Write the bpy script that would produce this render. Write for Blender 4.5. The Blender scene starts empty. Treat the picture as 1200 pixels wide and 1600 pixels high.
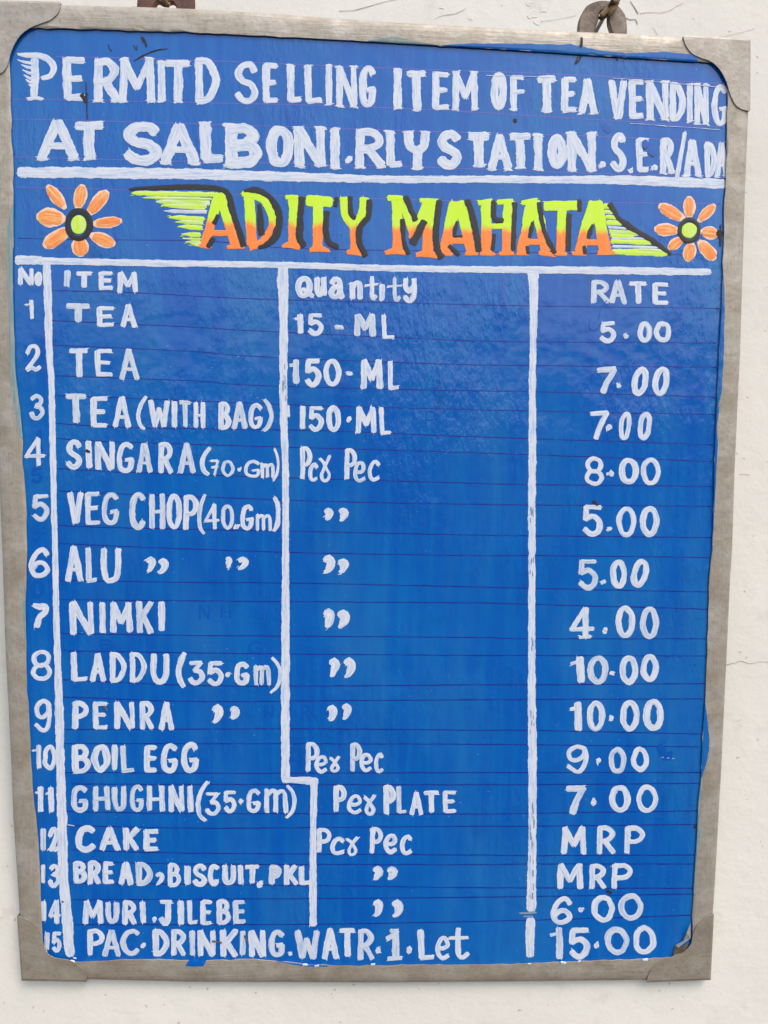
import bpy, bmesh, math, random
from mathutils import Vector, Matrix
random.seed(7)
S = bpy.context.scene
COL = S.collection
# ---------------------------------------------------------------- camera
# board frame: x right, y up, z out of the board; the board leans out at its top by LEAN
FPX, CX, CY = 1247.0, 600.0, 800.0
LEAN = math.radians(4.0)
BOARD_O = Vector((0, 0, 1.55))
AX, AY, AZ = 0.10179345, -0.0411506, 0.00540985
TV = Vector((-0.01166588, 0.01403138, 0.65877644))
RM = Matrix.Rotation(AZ, 3, 'Z') @ Matrix.Rotation(AY, 3, 'Y') @ Matrix.Rotation(AX, 3, 'X')
RT = RM.transposed()
FLIP = Matrix(((1, 0, 0), (0, -1, 0), (0, 0, -1)))           # y down / z in  ->  y up / z out
BW = Matrix(((1, 0, 0), (0, -math.sin(LEAN), -math.cos(LEAN)), (0, math.cos(LEAN), -math.sin(LEAN))))
CAM_L = FLIP @ (-(RT @ TV))                                    # camera in the board frame
CAM_W = BOARD_O + BW @ CAM_L
cam = bpy.data.cameras.new('camera')
cam.sensor_fit = 'VERTICAL'; cam.sensor_height = 32.0; cam.lens = FPX / 1600 * 32.0
cam.clip_start = 0.01; cam.clip_end = 5000
co = bpy.data.objects.new('camera', cam); COL.objects.link(co)
co.matrix_world = Matrix.Translation(CAM_W) @ (BW @ FLIP @ RT @ FLIP).to_4x4()
S.camera = co
S.render.resolution_x, S.render.resolution_y = 768, 1024
# ---------------------------------------------------------------- sky and sun (bright overcast)
SUN_EL, SUN_AZ = math.radians(52), math.radians(28)            # azimuth from -Y (in front of the wall) towards +X
w = bpy.data.worlds.new('World'); S.world = w; w.use_nodes = True
nt = w.node_tree; bg = nt.nodes['Background']
sky = nt.nodes.new('ShaderNodeTexSky'); sky.sky_type = 'NISHITA'; sky.sun_disc = False
sky.sun_elevation = SUN_EL; sky.sun_rotation = math.pi - SUN_AZ
sky.dust_density = 3.6; sky.air_density = 1.0; sky.ozone_density = 1.0
nt.links.new(sky.outputs[0], bg.inputs[0]); bg.inputs[1].default_value = 0.15
sl = bpy.data.lights.new('sun', 'SUN'); sl.energy = 0.5; sl.angle = math.radians(25); sl.color = (1.0, 0.95, 0.87)
so = bpy.data.objects.new('sun', sl); COL.objects.link(so)
sd = Vector((math.sin(SUN_AZ) * math.cos(SUN_EL), -math.cos(SUN_AZ) * math.cos(SUN_EL), math.sin(SUN_EL)))
so.rotation_euler = sd.to_track_quat('Z', 'Y').to_euler(); so.location = (2, -4, 5)
S.view_settings.view_transform = 'Standard'; S.view_settings.look = 'None'
S.view_settings.gamma = 1.0; S.view_settings.exposure = 0.80
# ---------------------------------------------------------------- tracing: a photo pixel to the board (height h) or the wall
WALL_Y = 0.0350
def ray(px, py):
    return FLIP @ (RT @ Vector(((px - CX) / FPX, (py - CY) / FPX, 1.0)))
def P(px, py, h=0.0):
    d = ray(px, py); t = (h - CAM_L.z) / d.z
    return CAM_L + d * t
def PW(px, py, off=0.0):
    d = BW @ ray(px, py); t = (WALL_Y - off - CAM_W.y) / d.y
    return CAM_W + d * t
MPX = (P(700, 800) - P(600, 800)).length / 100                # metres per pixel, about 0.53 mm
# ---------------------------------------------------------------- materials
def mat(name):
    m = bpy.data.materials.new(name); m.use_nodes = True
    return m, m.node_tree, m.node_tree.nodes['Principled BSDF']
def N(nt, t, **k):
    n = nt.nodes.new(t)
    for a, b in k.items():
        if a.startswith('i_'): n.inputs[a[2:].replace('_', ' ')].default_value = b
        else: setattr(n, a, b)
    return n
def noise(nt, co, scale, detail=4, rough=.55, sc=None, loc=None):
    if sc or loc:
        mp = nt.nodes.new('ShaderNodeMapping'); nt.links.new(co, mp.inputs[0])
        if sc: mp.inputs['Scale'].default_value = sc
        if loc: mp.inputs['Location'].default_value = loc
        co = mp.outputs[0]
    n = nt.nodes.new('ShaderNodeTexNoise'); nt.links.new(co, n.inputs['Vector'])
    n.inputs['Scale'].default_value = scale; n.inputs['Detail'].default_value = detail; n.inputs['Roughness'].default_value = rough
    return n.outputs['Fac']
def ramp(nt, v, a, b, lo=0.0, hi=1.0):
    n = nt.nodes.new('ShaderNodeMapRange'); nt.links.new(v, n.inputs[0])
    n.inputs[1].default_value = a; n.inputs[2].default_value = b; n.inputs[3].default_value = lo; n.inputs[4].default_value = hi
    return n.outputs[0]
def mix(nt, f, a, b):
    n = nt.nodes.new('ShaderNodeMix'); n.data_type = 'RGBA'
    nt.links.new(f, n.inputs[0])
    for v, s in ((a, 6), (b, 7)):
        if isinstance(v, tuple): n.inputs[s].default_value = (*v, 1)
        else: nt.links.new(v, n.inputs[s])
    return n.outputs[2]
def math_(nt, op, a, b=None):
    n = nt.nodes.new('ShaderNodeMath'); n.operation = op
    for v, s in ((a, 0), (b, 1)):
        if v is None: continue
        if isinstance(v, (int, float)): n.inputs[s].default_value = v
        else: nt.links.new(v, n.inputs[s])
    return n.outputs[0]
def bump(nt, h, dist, strength=1.0, prev=None):
    n = nt.nodes.new('ShaderNodeBump'); nt.links.new(h, n.inputs['Height'])
    n.inputs['Distance'].default_value = dist; n.inputs['Strength'].default_value = strength
    if prev: nt.links.new(prev, n.inputs['Normal'])
    return n.outputs[0]
def coords(nt): return nt.nodes.new('ShaderNodeTexCoord')
# glossy brushed-on enamel
M_BLUE, nt, b = mat('blue_enamel'); o = coords(nt).outputs['Object']
c = mix(nt, ramp(nt, noise(nt, o, 7, 5, .6), .42, .72, 0, .8), (.0004, .090, .405), (.0007, .118, .435))
c = mix(nt, ramp(nt, noise(nt, o, 1, 4, .6, (110, 7, 1)), .45, .75, 0, .65), c, (.003, .150, .44))      # vertical brush drag
c = mix(nt, ramp(nt, noise(nt, o, 1, 5, .65, (16, 4, 1), (1, 6, 0)), .47, .70, 0, .6), c, (.020, .165, .41))           # dusty worn film
c = mix(nt, ramp(nt, noise(nt, o, 12, 4, .6, loc=(3, 1, 0)), .62, .75, 0, .45), c, (.006, .17, .41))   # thin teal patches
c = mix(nt, ramp(nt, noise(nt, o, 1, 3, .6, (60, 11, 1), (5, 2, 0)), .60, .74, 0, .30), c, (.0015, .05, .26))
c = mix(nt, ramp(nt, noise(nt, o, 420, 2, .5), .735, .76, 0, .45), c, (.28, .50, .80))                  # pale specks
c = mix(nt, ramp(nt, noise(nt, o, 300, 2, .5, loc=(9, 4, 0)), .745, .765, 0, .75), c, (.004, .02, .09))
nt.links.new(c, b.inputs['Base Color'])
b.inputs['Roughness'].default_value = .06; b.inputs['IOR'].default_value = 1.5
msk = ramp(nt, noise(nt, o, 9, 3, .6, loc=(2, 7, 0)), .42, .64, .08, 1.0)
bn = bump(nt, math_(nt, 'MULTIPLY', noise(nt, o, 1, 4, .6, (250, 80, 1)), msk), .0011)
bn = bump(nt, noise(nt, o, 26, 3, .5), .0009, 1, bn)
bn = bump(nt, noise(nt, o, 900, 2, .5), .00003, 1, bn)
nt.links.new(bn, b.inputs['Normal'])
def paint(name, col, thin, amount=.8, rough=.32):
    m, nt, b = mat(name); uv = coords(nt).outputs['UV']
    st = noise(nt, uv, 1, 3, .65, (55, 700, 1))
    c = mix(nt, ramp(nt, st, .47, .66, 0, amount), col, thin)
    c = mix(nt, ramp(nt, noise(nt, uv, 1, 3, .6, (110, 240, 1)), .54, .70, 0, amount * .6), c, thin)
    nt.links.new(c, b.inputs['Base Color']); b.inputs['Roughness'].default_value = rough
    nt.links.new(bump(nt, st, .00004), b.inputs['Normal'])
    return m
M_WHITE = paint('white_brush_paint', (.65, .69, .75), (.33, .46, .67))
M_PALE = paint('thin_white_paint', (.58, .635, .71), (.26, .40, .62), .8)
M_BLACK = paint('black_brush_paint', (.012, .012, .013), (.03, .035, .05), .6, .4)
M_GREEN = paint('lime_brush_paint', (.55, .80, .015), (.62, .78, .35), .8)
M_LIME2 = paint('pale_lime_brush_paint', (.48, .70, .10), (.70, .80, .62), .9)
M_ORANGE = paint('orange_brush_paint', (.84, .235, .045), (.86, .52, .20), 1.0)
M_PEACH = paint('pale_orange_edge_paint', (.84, .62, .48), (.80, .45, .22), .8)
M_INK = paint('violet_ink', (.008, .010, .20), (.008, .03, .28), .6, .3)
M_MAGENTA = paint('magenta_ink', (.14, .09, .42), (.08, .14, .50), .8, .3)
M_WORN_RIM = paint('worn_paint_dent_rim', (.24, .30, .40), (.10, .18, .36), .8, .4)
M_GHOST_DENT = paint('old_paint_dent_shade', (.0006, .080, .385), (.0008, .100, .43), .9, .2)
M_TEAL = paint('worn_teal_paint', (.16, .26, .27), (.34, .34, .28), .9, .5)
# two-tone lettering: lime above, orange below, brushed into each other
M_TWO, nt, b = mat('lime_over_orange_paint'); tc = coords(nt)
pa, pb = P(345, 346), P(930, 362)
sep = nt.nodes.new('ShaderNodeSeparateXYZ'); nt.links.new(tc.outputs['Object'], sep.inputs[0])
sl_ = (pb.y - pa.y) / (pb.x - pa.x)
v = math_(nt, 'SUBTRACT', sep.outputs[1], math_(nt, 'MULTIPLY', sep.outputs[0], sl_))
v = math_(nt, 'SUBTRACT', v, pa.y - sl_ * pa.x)
v = math_(nt, 'ADD', v, math_(nt, 'MULTIPLY', math_(nt, 'SUBTRACT', noise(nt, tc.outputs['Object'], 1, 2, .5, (190, 30, 1)), .5), .012))
st = noise(nt, tc.outputs['UV'], 1, 3, .65, (55, 700, 1))
lime = mix(nt, ramp(nt, st, .50, .74, 0, .6), (.56, .84, .006), (.64, .78, .30))
oran = mix(nt, ramp(nt, st, .50, .74, 0, .6), (.93, .225, .03), (.90, .42, .10))
nt.links.new(mix(nt, ramp(nt, v, -.0030, .0022), oran, lime), b.inputs['Base Color'])
b.inputs['Roughness'].default_value = .35; nt.links.new(bump(nt, st, .00004), b.inputs['Normal'])
# weathered aluminium
def alu(name, a, d, metal=.35, sc=(1, 1, 1)):
    m, nt, b = mat(name); o = coords(nt).outputs['Object']
    c = mix(nt, ramp(nt, noise(nt, o, 30, 8, .72), .36, .66), a, d)
    c = mix(nt, ramp(nt, noise(nt, o, 1, 4, .6, sc), .52, .80, 0, .30), c, tuple(x * .62 for x in d))
    c = mix(nt, ramp(nt, noise(nt, o, 320, 4, .7), .52, .72, 0, .42), c, (.17, .145, .11))
    nt.links.new(c, b.inputs['Base Color']); b.inputs['Metallic'].default_value = metal
    nt.links.new(ramp(nt, noise(nt, o, 40, 4), .3, .7, .42, .68), b.inputs['Roughness'])
    bn = bump(nt, noise(nt, o, 1, 3, .6, sc), .0003)
    bn = bump(nt, noise(nt, o, 55, 3), .0012, 1, bn)
    nt.links.new(bn, b.inputs['Normal'])
    return m
M_RAILH = alu('weathered_aluminium_across', (.46, .43, .375), (.33, .285, .22), .3, (40, 520, 1))
M_RAILV = alu('weathered_aluminium_upright', (.43, .40, .345), (.31, .265, .20), .3, (520, 40, 1))
M_RAILB = alu('grimy_aluminium', (.40, .36, .30), (.27, .225, .165), .3, (40, 520, 1))
M_BRACK2 = alu('grimy_aluminium_corner', (.36, .325, .265), (.25, .205, .15), .3, (160, 200, 1))
M_BRACK = alu('dull_aluminium_corner', (.44, .41, .36), (.33, .29, .235), .3, (160, 200, 1))
M_TAB = alu('rusty_steel', (.23, .19, .155), (.10, .07, .05), .4, (120, 160, 1))
M_TAB2 = alu('brown_rust', (.16, .065, .042), (.06, .024, .017), .2, (120, 160, 1))
M_TWINE, nt, b = mat('jute_twine'); o = coords(nt).outputs['Object']
nt.links.new(mix(nt, noise(nt, o, 700, 3), (.30, .20, .09), (.13, .075, .03)), b.inputs['Base Color']); b.inputs['Roughness'].default_value = .85
M_DARK, nt, b = mat('dark_grime'); o = coords(nt).outputs['Object']
nt.links.new(mix(nt, noise(nt, o, 500, 3), (.008, .008, .010), (.03, .022, .018)), b.inputs['Base Color']); b.inputs['Roughness'].default_value = .7
# limewashed plaster
M_WALL, nt, b = mat('limewashed_plaster'); o = coords(nt).outputs['Object']
c = mix(nt, ramp(nt, noise(nt, o, 3, 6, .65), .35, .7), (.705, .69, .615), (.645, .625, .555))
c = mix(nt, ramp(nt, noise(nt, o, 45, 5, .65), .58, .75, 0, .4), c, (.52, .49, .44))
c = mix(nt, ramp(nt, noise(nt, o, 1, 4, .6, (55, 1, 4)), .55, .8, 0, .3), c, (.74, .71, .66))
c = mix(nt, ramp(nt, noise(nt, o, 190, 2, .5), .73, .76, 0, .6), c, (.30, .25, .20))
nt.links.new(c, b.inputs['Base Color']); b.inputs['Roughness'].default_value = .85
bn = bump(nt, noise(nt, o, 16, 7, .62), .0014)
bn = bump(nt, noise(nt, o, 130, 4, .6), .0003, 1, bn)
nt.links.new(bn, b.inputs['Normal'])
M_CRACK, nt, b = mat('crack_shadow_dirt'); o = coords(nt).outputs['Object']
nt.links.new(mix(nt, noise(nt, o, 60, 3), (.42, .37, .31), (.27, .22, .18)), b.inputs['Base Color']); b.inputs['Roughness'].default_value = .95
M_GROUND, nt, b = mat('platform_concrete'); o = coords(nt).outputs['Object']
c = mix(nt, noise(nt, o, .8, 6, .6), (.032, .031, .030), (.052, .050, .048))
c = mix(nt, ramp(nt, noise(nt, o, 40, 4), .55, .7, 0, .5), c, (.05, .048, .045))
nt.links.new(c, b.inputs['Base Color']); b.inputs['Roughness'].default_value = .9
nt.links.new(bump(nt, noise(nt, o, 60, 5), .004), b.inputs['Normal'])
# ---------------------------------------------------------------- mesh helpers
class MB:
    def __init__(s): s.v, s.f, s.uv, s.sm = [], [], [], []
    def add(s, vs, fs, uvs=None):
        n = len(s.v); s.v += [tuple(x) for x in vs]; s.f += [tuple(i + n for i in f) for f in fs]
        s.uv += uvs if uvs else [(x[0], x[1]) for x in vs]
    def build(s, name, m, parent=None, smooth=True):
        me = bpy.data.meshes.new(name); me.from_pydata(s.v, [], s.f)
        ul = me.uv_layers.new(name='UVMap')
        for l in me.loops: ul.data[l.index].uv = s.uv[l.vertex_index]
        me.materials.append(m)
        if smooth: me.polygons.foreach_set('use_smooth', [True] * len(me.polygons))
        me.update()
        ob = bpy.data.objects.new(name, me); COL.objects.link(ob)
        if parent: ob.parent = parent
        return ob
def empty(name, parent=None):
    e = bpy.data.objects.new(name, None); COL.objects.link(e); e.empty_display_size = .02
    if parent: e.parent = parent
    return e
def smooth_pts(pts, closed=False):
    """Catmull-Rom through (x, y, w) points"""
    out = []; n = len(pts)
    for i in range(n if closed else n - 1):
        if closed: p0, p1, p2, p3 = pts[i - 1], pts[i], pts[(i + 1) % n], pts[(i + 2) % n]
        else: p0, p1, p2, p3 = pts[max(i - 1, 0)], pts[i], pts[i + 1], pts[min(i + 2, n - 1)]
        L = math.hypot(p2[0] - p1[0], p2[1] - p1[1]); k = max(2, int(L / 2.5))
        for j in range(k):
            t = j / k
            out.append(tuple(.5 * (2 * b_ + (c_ - a_) * t + (2 * a_ - 5 * b_ + 4 * c_ - d_) * t * t + (3 * b_ - a_ - 3 * c_ + d_) * t ** 3)
                             for a_, b_, c_, d_ in zip(p0, p1, p2, p3)))
    out.append(pts[0] if closed else pts[-1])
    return out
ZC = [0]
PROF = ((-1, 0), (-.72, .8), (0, 1), (.72, .8), (1, 0))
def stroke(mb, pts, hw, curve=True, cap=.55, ragged=.10, thick=.00004, base=.00007, contrast=.0, closed=False, place=None, bristle=0, zz=None):
    """one brush stroke: pts are (x, y[, width factor]) in photo pixels, hw its half width in pixels"""
    pts = [(p[0], p[1], p[2] if len(p) > 2 else 1.0) for p in pts]
    if len(pts) == 1:
        x, y, f = pts[0]; pts = [(x - .2, y - hw * .25, f), (x + .2, y + hw * .25, f)]
    if curve and len(pts) > 2: q = smooth_pts(pts, closed)
    else:
        q = []
        for a_, b_ in zip(pts, pts[1:]):
            k = max(2, int(math.hypot(b_[0] - a_[0], b_[1] - a_[1]) / 3.2))
            q += [tuple(u + (v_ - u) * j / k for u, v_ in zip(a_, b_)) for j in range(k)]
        q.append(pts[-1])
    n = len(q); sec = []
    ph = random.uniform(0, 9); wl = wr = 0.0
    for i, (x, y, f) in enumerate(q):
        a_ = q[max(i - 1, 0)]; b_ = q[min(i + 1, n - 1)]
        if closed and i in (0, n - 1): a_, b_ = q[-2], q[1]
        tx, ty = b_[0] - a_[0], b_[1] - a_[1]; L = math.hypot(tx, ty) or 1e-6; tx /= L; ty /= L
        wl = wl * .6 + random.gauss(0, ragged * .6); wr = wr * .6 + random.gauss(0, ragged * .6)
        h = hw * f * (1 - contrast * abs(tx)) * (1 + .045 * math.sin(ph + i * .37))
        sec.append((x, y, tx, ty, h * (1 + wl), h * (1 + wr)))
    if closed: sec[-1] = sec[0]
    else:
        x, y, tx, ty, l, r = sec[0]; e = cap * (l + r) * .5
        sec = [(x - tx * e, y - ty * e, tx, ty, l * .5, r * .5), (x - tx * e * .75, y - ty * e * .75, tx, ty, l * .8, r * .8)] + sec
        x, y, tx, ty, l, r = sec[-1]; e = cap * (l + r) * .5
        k1, k2 = random.uniform(.6, .9), random.uniform(.35, .6)
        sec += [(x + tx * e * .75, y + ty * e * .75, tx, ty, l * k1, r * k1), (x + tx * e, y + ty * e, tx, ty, l * k2, r * .55)]
    if zz is None: ZC[0] = (ZC[0] + 1) % 9; zz = ZC[0] * .000009
    vs, uvs, fs = [], [], []; u = random.uniform(0, 3); pl = place or P; px = None
    for x, y, tx, ty, l, r in sec:
        if px: u += math.hypot(x - px[0], y - px[1]) * MPX
        px = (x, y)
        for s_, hh in PROF:
            o_ = s_ * (r if s_ > 0 else l)
            vs.append(pl(x - ty * o_, y + tx * o_, base + zz + thick * hh)); uvs.append((u, o_ * MPX + ph))
    k = len(PROF)
    for i in range(len(sec) - 1):
        for j in range(k - 1):
            a_ = i * k + j; fs.append((a_, a_ + k, a_ + k + 1, a_ + 1)[::-1])
    mb.add(vs, fs, uvs)
    if bristle and not closed:                                    # hair marks dragged past the ends
        for s_, sg in ((sec[0], -1), (sec[-1], 1)):
            for _ in range(bristle):
                x, y, tx, ty, l, r = s_; o_ = random.uniform(-.9, .9) * hw; ln = random.uniform(.8, 2.6)
                dx, dy = tx * sg, ty * sg; x0, y0 = x - ty * o_ - dx * 2.5, y + tx * o_ - dy * 2.5
                sk = random.uniform(-.25, .25)
                stroke(mb, [(x0, y0, 1), (x0 + (dx - dy * sk) * (ln + 2.5), y0 + (dy + dx * sk) * (ln + 2.5), .35)], random.uniform(.6, 1.2), False, .4, .05, .00005, base, 0, False, place)
def ell(rx=.5, ry=.5, cx=.5, cy=.5, n=12, a0=-math.pi / 2, sl=0):
    return [(cx + rx * math.cos(a0 - i * 2 * math.pi / n) - sl * ry * math.sin(a0 - i * 2 * math.pi / n), cy + ry * math.sin(a0 - i * 2 * math.pi / n)) for i in range(n)]
l, c_, o_ = 'l', 'c', 'o'
G = {
 'A': [(l, (0, 1), (.44, 0)), (l, (.5, 0), (1, 1)), (l, (.22, .68), (.8, .68), .7)],
 'B': [(l, (.03, 0), (.05, 1)), (c_, (.05, .02), (.6, .02), (.86, .22), (.6, .44), (.1, .48)), (c_, (.1, .48), (.7, .5), (1, .74), (.7, .97), (.05, 1))],
 'C': [(c_, (1, .13), (.72, 0), (.25, .08), (0, .45), (.06, .8), (.42, 1), (.8, .97), (1, .84))],
 'D': [(l, (.07, 0), (.1, 1)), (c_, (0, .01), (.55, .05), (1, .36), (1, .62), (.6, .95), (.02, 1))],
 'E': [(l, (.02, .03), (.04, .98)), (l, (.02, .02), (1, .03), .85), (l, (.04, .5), (.85, .49), .85), (l, (.04, .99), (1, .98), .85)],
 'F': [(l, (.04, .03), (.06, 1)), (l, (.04, .02), (.95, .03), .8), (l, (.04, .5), (1, .47), .8)],
 'G': [(c_, (.95, .14), (.65, 0), (.2, .1), (0, .5), (.1, .87), (.48, 1), (.86, .9), (.97, .6)), (l, (.52, .6), (1, .57), .8)],
 'H': [(l, (0, 0), (.03, 1)), (l, (.95, 0), (1, 1)), (l, (0, .53), (1, .5), .75)],
 'I': [(l, (.45, 0), (.55, 1))],
 'J': [(l, (0, 0), (1, 0), .8), (c_, (.68, 0), (.7, .6), (.6, .92), (.3, 1), (0, .78))],
 'K': [(l, (.02, 0), (.06, 1)), (l, (1, 0), (.12, .58)), (l, (.3, .45), (1, 1))],
 'L': [(l, (.03, 0), (.12, .98)), (l, (.1, 1), (1, .97), .85)],
 'M': [(l, (.05, 0), (0, 1)), (l, (.05, 0), (.5, .68)), (l, (.5, .68), (.92, 0), .9), (l, (.94, 0), (1, 1))],
 'N': [(l, (.02, 0), (.05, 1)), (l, (.05, 0), (.92, 1)), (l, (.95, 0), (1, .98), .85)],
 'O': [(o_, *ell())],
 'P': [(l, (.06, 0), (.03, 1)), (c_, (0, .03), (.6, .02), (1, .22), (.9, .44), (.55, .55), (.1, .55))],
 'Q': [(o_, *ell(.46, .5, .46)), (l, (.45, .62), (1.15, 1.02), .8)],
 'R': [(l, (.05, 0), (.04, 1)), (c_, (0, .03), (.55, .01), (.92, .2), (.82, .4), (.45, .52), (.1, .53)), (l, (.38, .5), (1, 1))],
 'S': [(c_, (.96, .16), (.72, 0), (.3, .03), (.06, .23), (.25, .43), (.75, .56), (.98, .78), (.7, .99), (.3, .98), (0, .82))],
 'T': [(l, (0, .03), (1, .02), .9), (l, (.5, .03), (.53, 1))],
 'U': [(c_, (.02, 0), (.03, .6), (.2, .95), (.5, 1), (.85, .9), (.96, .6), (.97, 0))],
 'V': [(l, (0, 0), (.48, 1)), (l, (1, 0), (.55, 1))],
 'W': [(l, (0, 0), (.26, 1)), (l, (.5, .3), (.28, 1), .85), (l, (.5, .3), (.78, 1), .85), (l, (1, 0), (.8, 1))],
 'Y': [(c_, (.05, 0), (.12, .35), (.5, .52)), (c_, (.92, 0), (.85, .35), (.5, .52)), (l, (.5, .5), (.5, 1))],
 'a': [(c_, (.1, .22), (.35, .02), (.75, .05), (.85, .3), (.88, .75), (1, 1)), (c_, (.82, .42), (.3, .45), (.03, .72), (.2, .97), (.55, .95), (.85, .72))],
 'n': [(l, (.15, .12), (.2, 1)), (l, (0, .12), (.2, .1), .7), (c_, (.2, .35), (.5, .08), (.85, .1), (.93, .35), (.95, 1))],
 't': [(c_, (.45, 0), (.45, .6), (.52, .92), (.75, 1), (1, .85)), (l, (-.45, .40), (1.25, .34), .62)],
 't2': [(c_, (.45, 0), (.45, .6), (.52, .92), (.75, 1), (1, .85)), (l, (0, .32), (.98, .28), .7)],
 'i': [(l, (.5, 0), (.5, 1))],
 'u': [(c_, (.02, 0), (.05, .65), (.3, 1), (.7, .85), (.85, .5)), (l, (.9, 0), (.98, .95))],
 'y': [(c_, (.1, 0), (.08, .35), (.35, .55), (.75, .4)), (c_, (.95, 0), (.95, .5), (.8, .85), (.4, 1), (0, .82))],
 'e': [(c_, (.12, .5), (.55, .52), (.92, .35), (.75, .04), (.35, .05), (.05, .4), (.08, .78), (.45, 1), (.95, .85))],
 'c': [(c_, (.95, .2), (.7, .02), (.3, .12), (.03, .5), (.15, .88), (.5, 1), (.95, .88))],
 'r': [(c_, (0, .12), (.3, .25), (.62, .5), (.9, .75), (.75, .98), (.35, 1), (.15, .8), (.4, .5), (.75, .2), (1, .02))],
 'm': [(l, (.06, .02), (.08, 1)), (c_, (.1, .25), (.35, .06), (.5, .2), (.5, .95)), (c_, (.52, .25), (.78, .06), (.95, .2), (1, 1))],
 '0': [(o_, *ell())], '/0': [(o_, *ell(.36, .5, .5, .5, 12, -math.pi / 2, .24))],
 '1': [(l, (-.30, .22), (.6, .15), .5), (l, (.74, 0), (.86, 1))], '|': [(l, (.5, 0), (.5, 1))],
 'F1': [(l, (0, .3), (.5, .16), .75), (l, (.58, .02), (.62, .98)), (l, (.1, 1), (1, .97), .7), (l, (.3, .02), (.7, 0), .6)],
 '2': [(c_, (.05, .3), (.3, .02), (.75, .05), (.85, .32), (.5, .62), (.05, .95)), (c_, (.05, .97), (.4, .88), (.7, .97), (1, .85))],
 '3': [(c_, (.05, .15), (.45, 0), (.85, .15), (.75, .35), (.35, .47), (.8, .5), (1, .75), (.6, 1), (.15, .98), (0, .78))],
 'Z3': [(l, (0, .05), (.9, .04), .8), (l, (.9, .04), (.35, .42), .8), (c_, (.35, .42), (.85, .48), (1, .75), (.6, 1), (.2, .97), (0, .8))],
 '4': [(l, (.66, 0), (0, .68), .8), (l, (0, .68), (1, .66), .8), (l, (.68, .02), (.72, 1))],
 'F4': [(l, (.62, 0), (0, .72), .8), (l, (0, .74), (1, .70), .75), (l, (.66, .0), (.66, 1)), (l, (.4, 1), (.9, .97), .65)],
 '5': [(l, (.12, .03), (.98, .03), .85), (l, (.12, .03), (.07, .48), .85), (c_, (.07, .46), (.55, .36), (.97, .6), (.8, .93), (.4, 1), (.02, .83))],
 '6': [(c_, (.95, .22), (.7, 0), (.3, .15), (.03, .6), (.2, .97), (.65, 1), (.97, .8), (.75, .55), (.4, .55), (.1, .75))],
 '7': [(l, (0, .06), (1, .02), .95), (c_, (.98, .04), (.55, .55), (.28, 1))],
 'C7': [(c_, (0, .06, .8), (.45, .12, 1.2), (.95, .08, 1), (.92, .36, 1.1), (.5, .62, 1), (.25, 1, 1.1))],
 '7b': [(l, (0, .04), (1, .04)), (l, (1, .04), (.5, 1)), (l, (.1, .5), (1, .46))],
 '8': [(o_, *ell(.43, .26, .5, .26)), (o_, *ell(.5, .25, .5, .75))],
 '9': [(c_, (.88, .1), (.5, 0), (.08, .2), (.12, .5), (.5, .56), (.88, .36), (.88, .1), (.98, .5), (.8, .9), (.45, 1), (.0, .8))],
 '(': [(c_, (.95, 0, .8), (.35, .25), (.05, .55), (.25, .85), (.8, 1, .8))],
 ')': [(c_, (.2, 0, .8), (.75, .2), (.98, .5), (.7, .82), (.05, 1, .7))],
 '/': [(l, (1, 0), (0, 1))],
 '-': [(l, (0, .5), (1, .5))],
 '.': [(c_, (.1, .3, .85), (.5, .5, 1.05), (.9, .7, .85))],
 ',': [(c_, (.15, .18, .75), (.55, .06, 1.0), (.92, .28, 1.1), (.78, .58, .95), (.42, .88, .7), (.05, 1, .35))],
}
FEET = {'A': ((0, 1), (1, 1)), 'T': ((.53, 1),), 'I': ((.45, 0), (.55, 1)), 'N': ((.0, 0), (.05, 1), (.95, 0), (.95, 1)), 'M': ((0, 1), (1, 1), (.05, 0), (.94, 0)),
        'R': ((.04, 1), (1, 1)), 'P': ((.03, 1),), 'F': ((.06, 1),), 'Y': ((.05, 0), (.92, 0), (.5, 1)), 'L': ((.03, 0),), 'V': ((.52, 1),), 'B': ((0, 0), (.0, 1)), 'H': ((0, 0), (.03, 1), (.95, 0), (1, 1))}
KIND = {'.': 'dot', '-': 'dash', '(': 'bracket_mark', ')': 'bracket_mark', '/': 'slash', ',': 'comma', '|': 'stray_stroke'}
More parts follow.
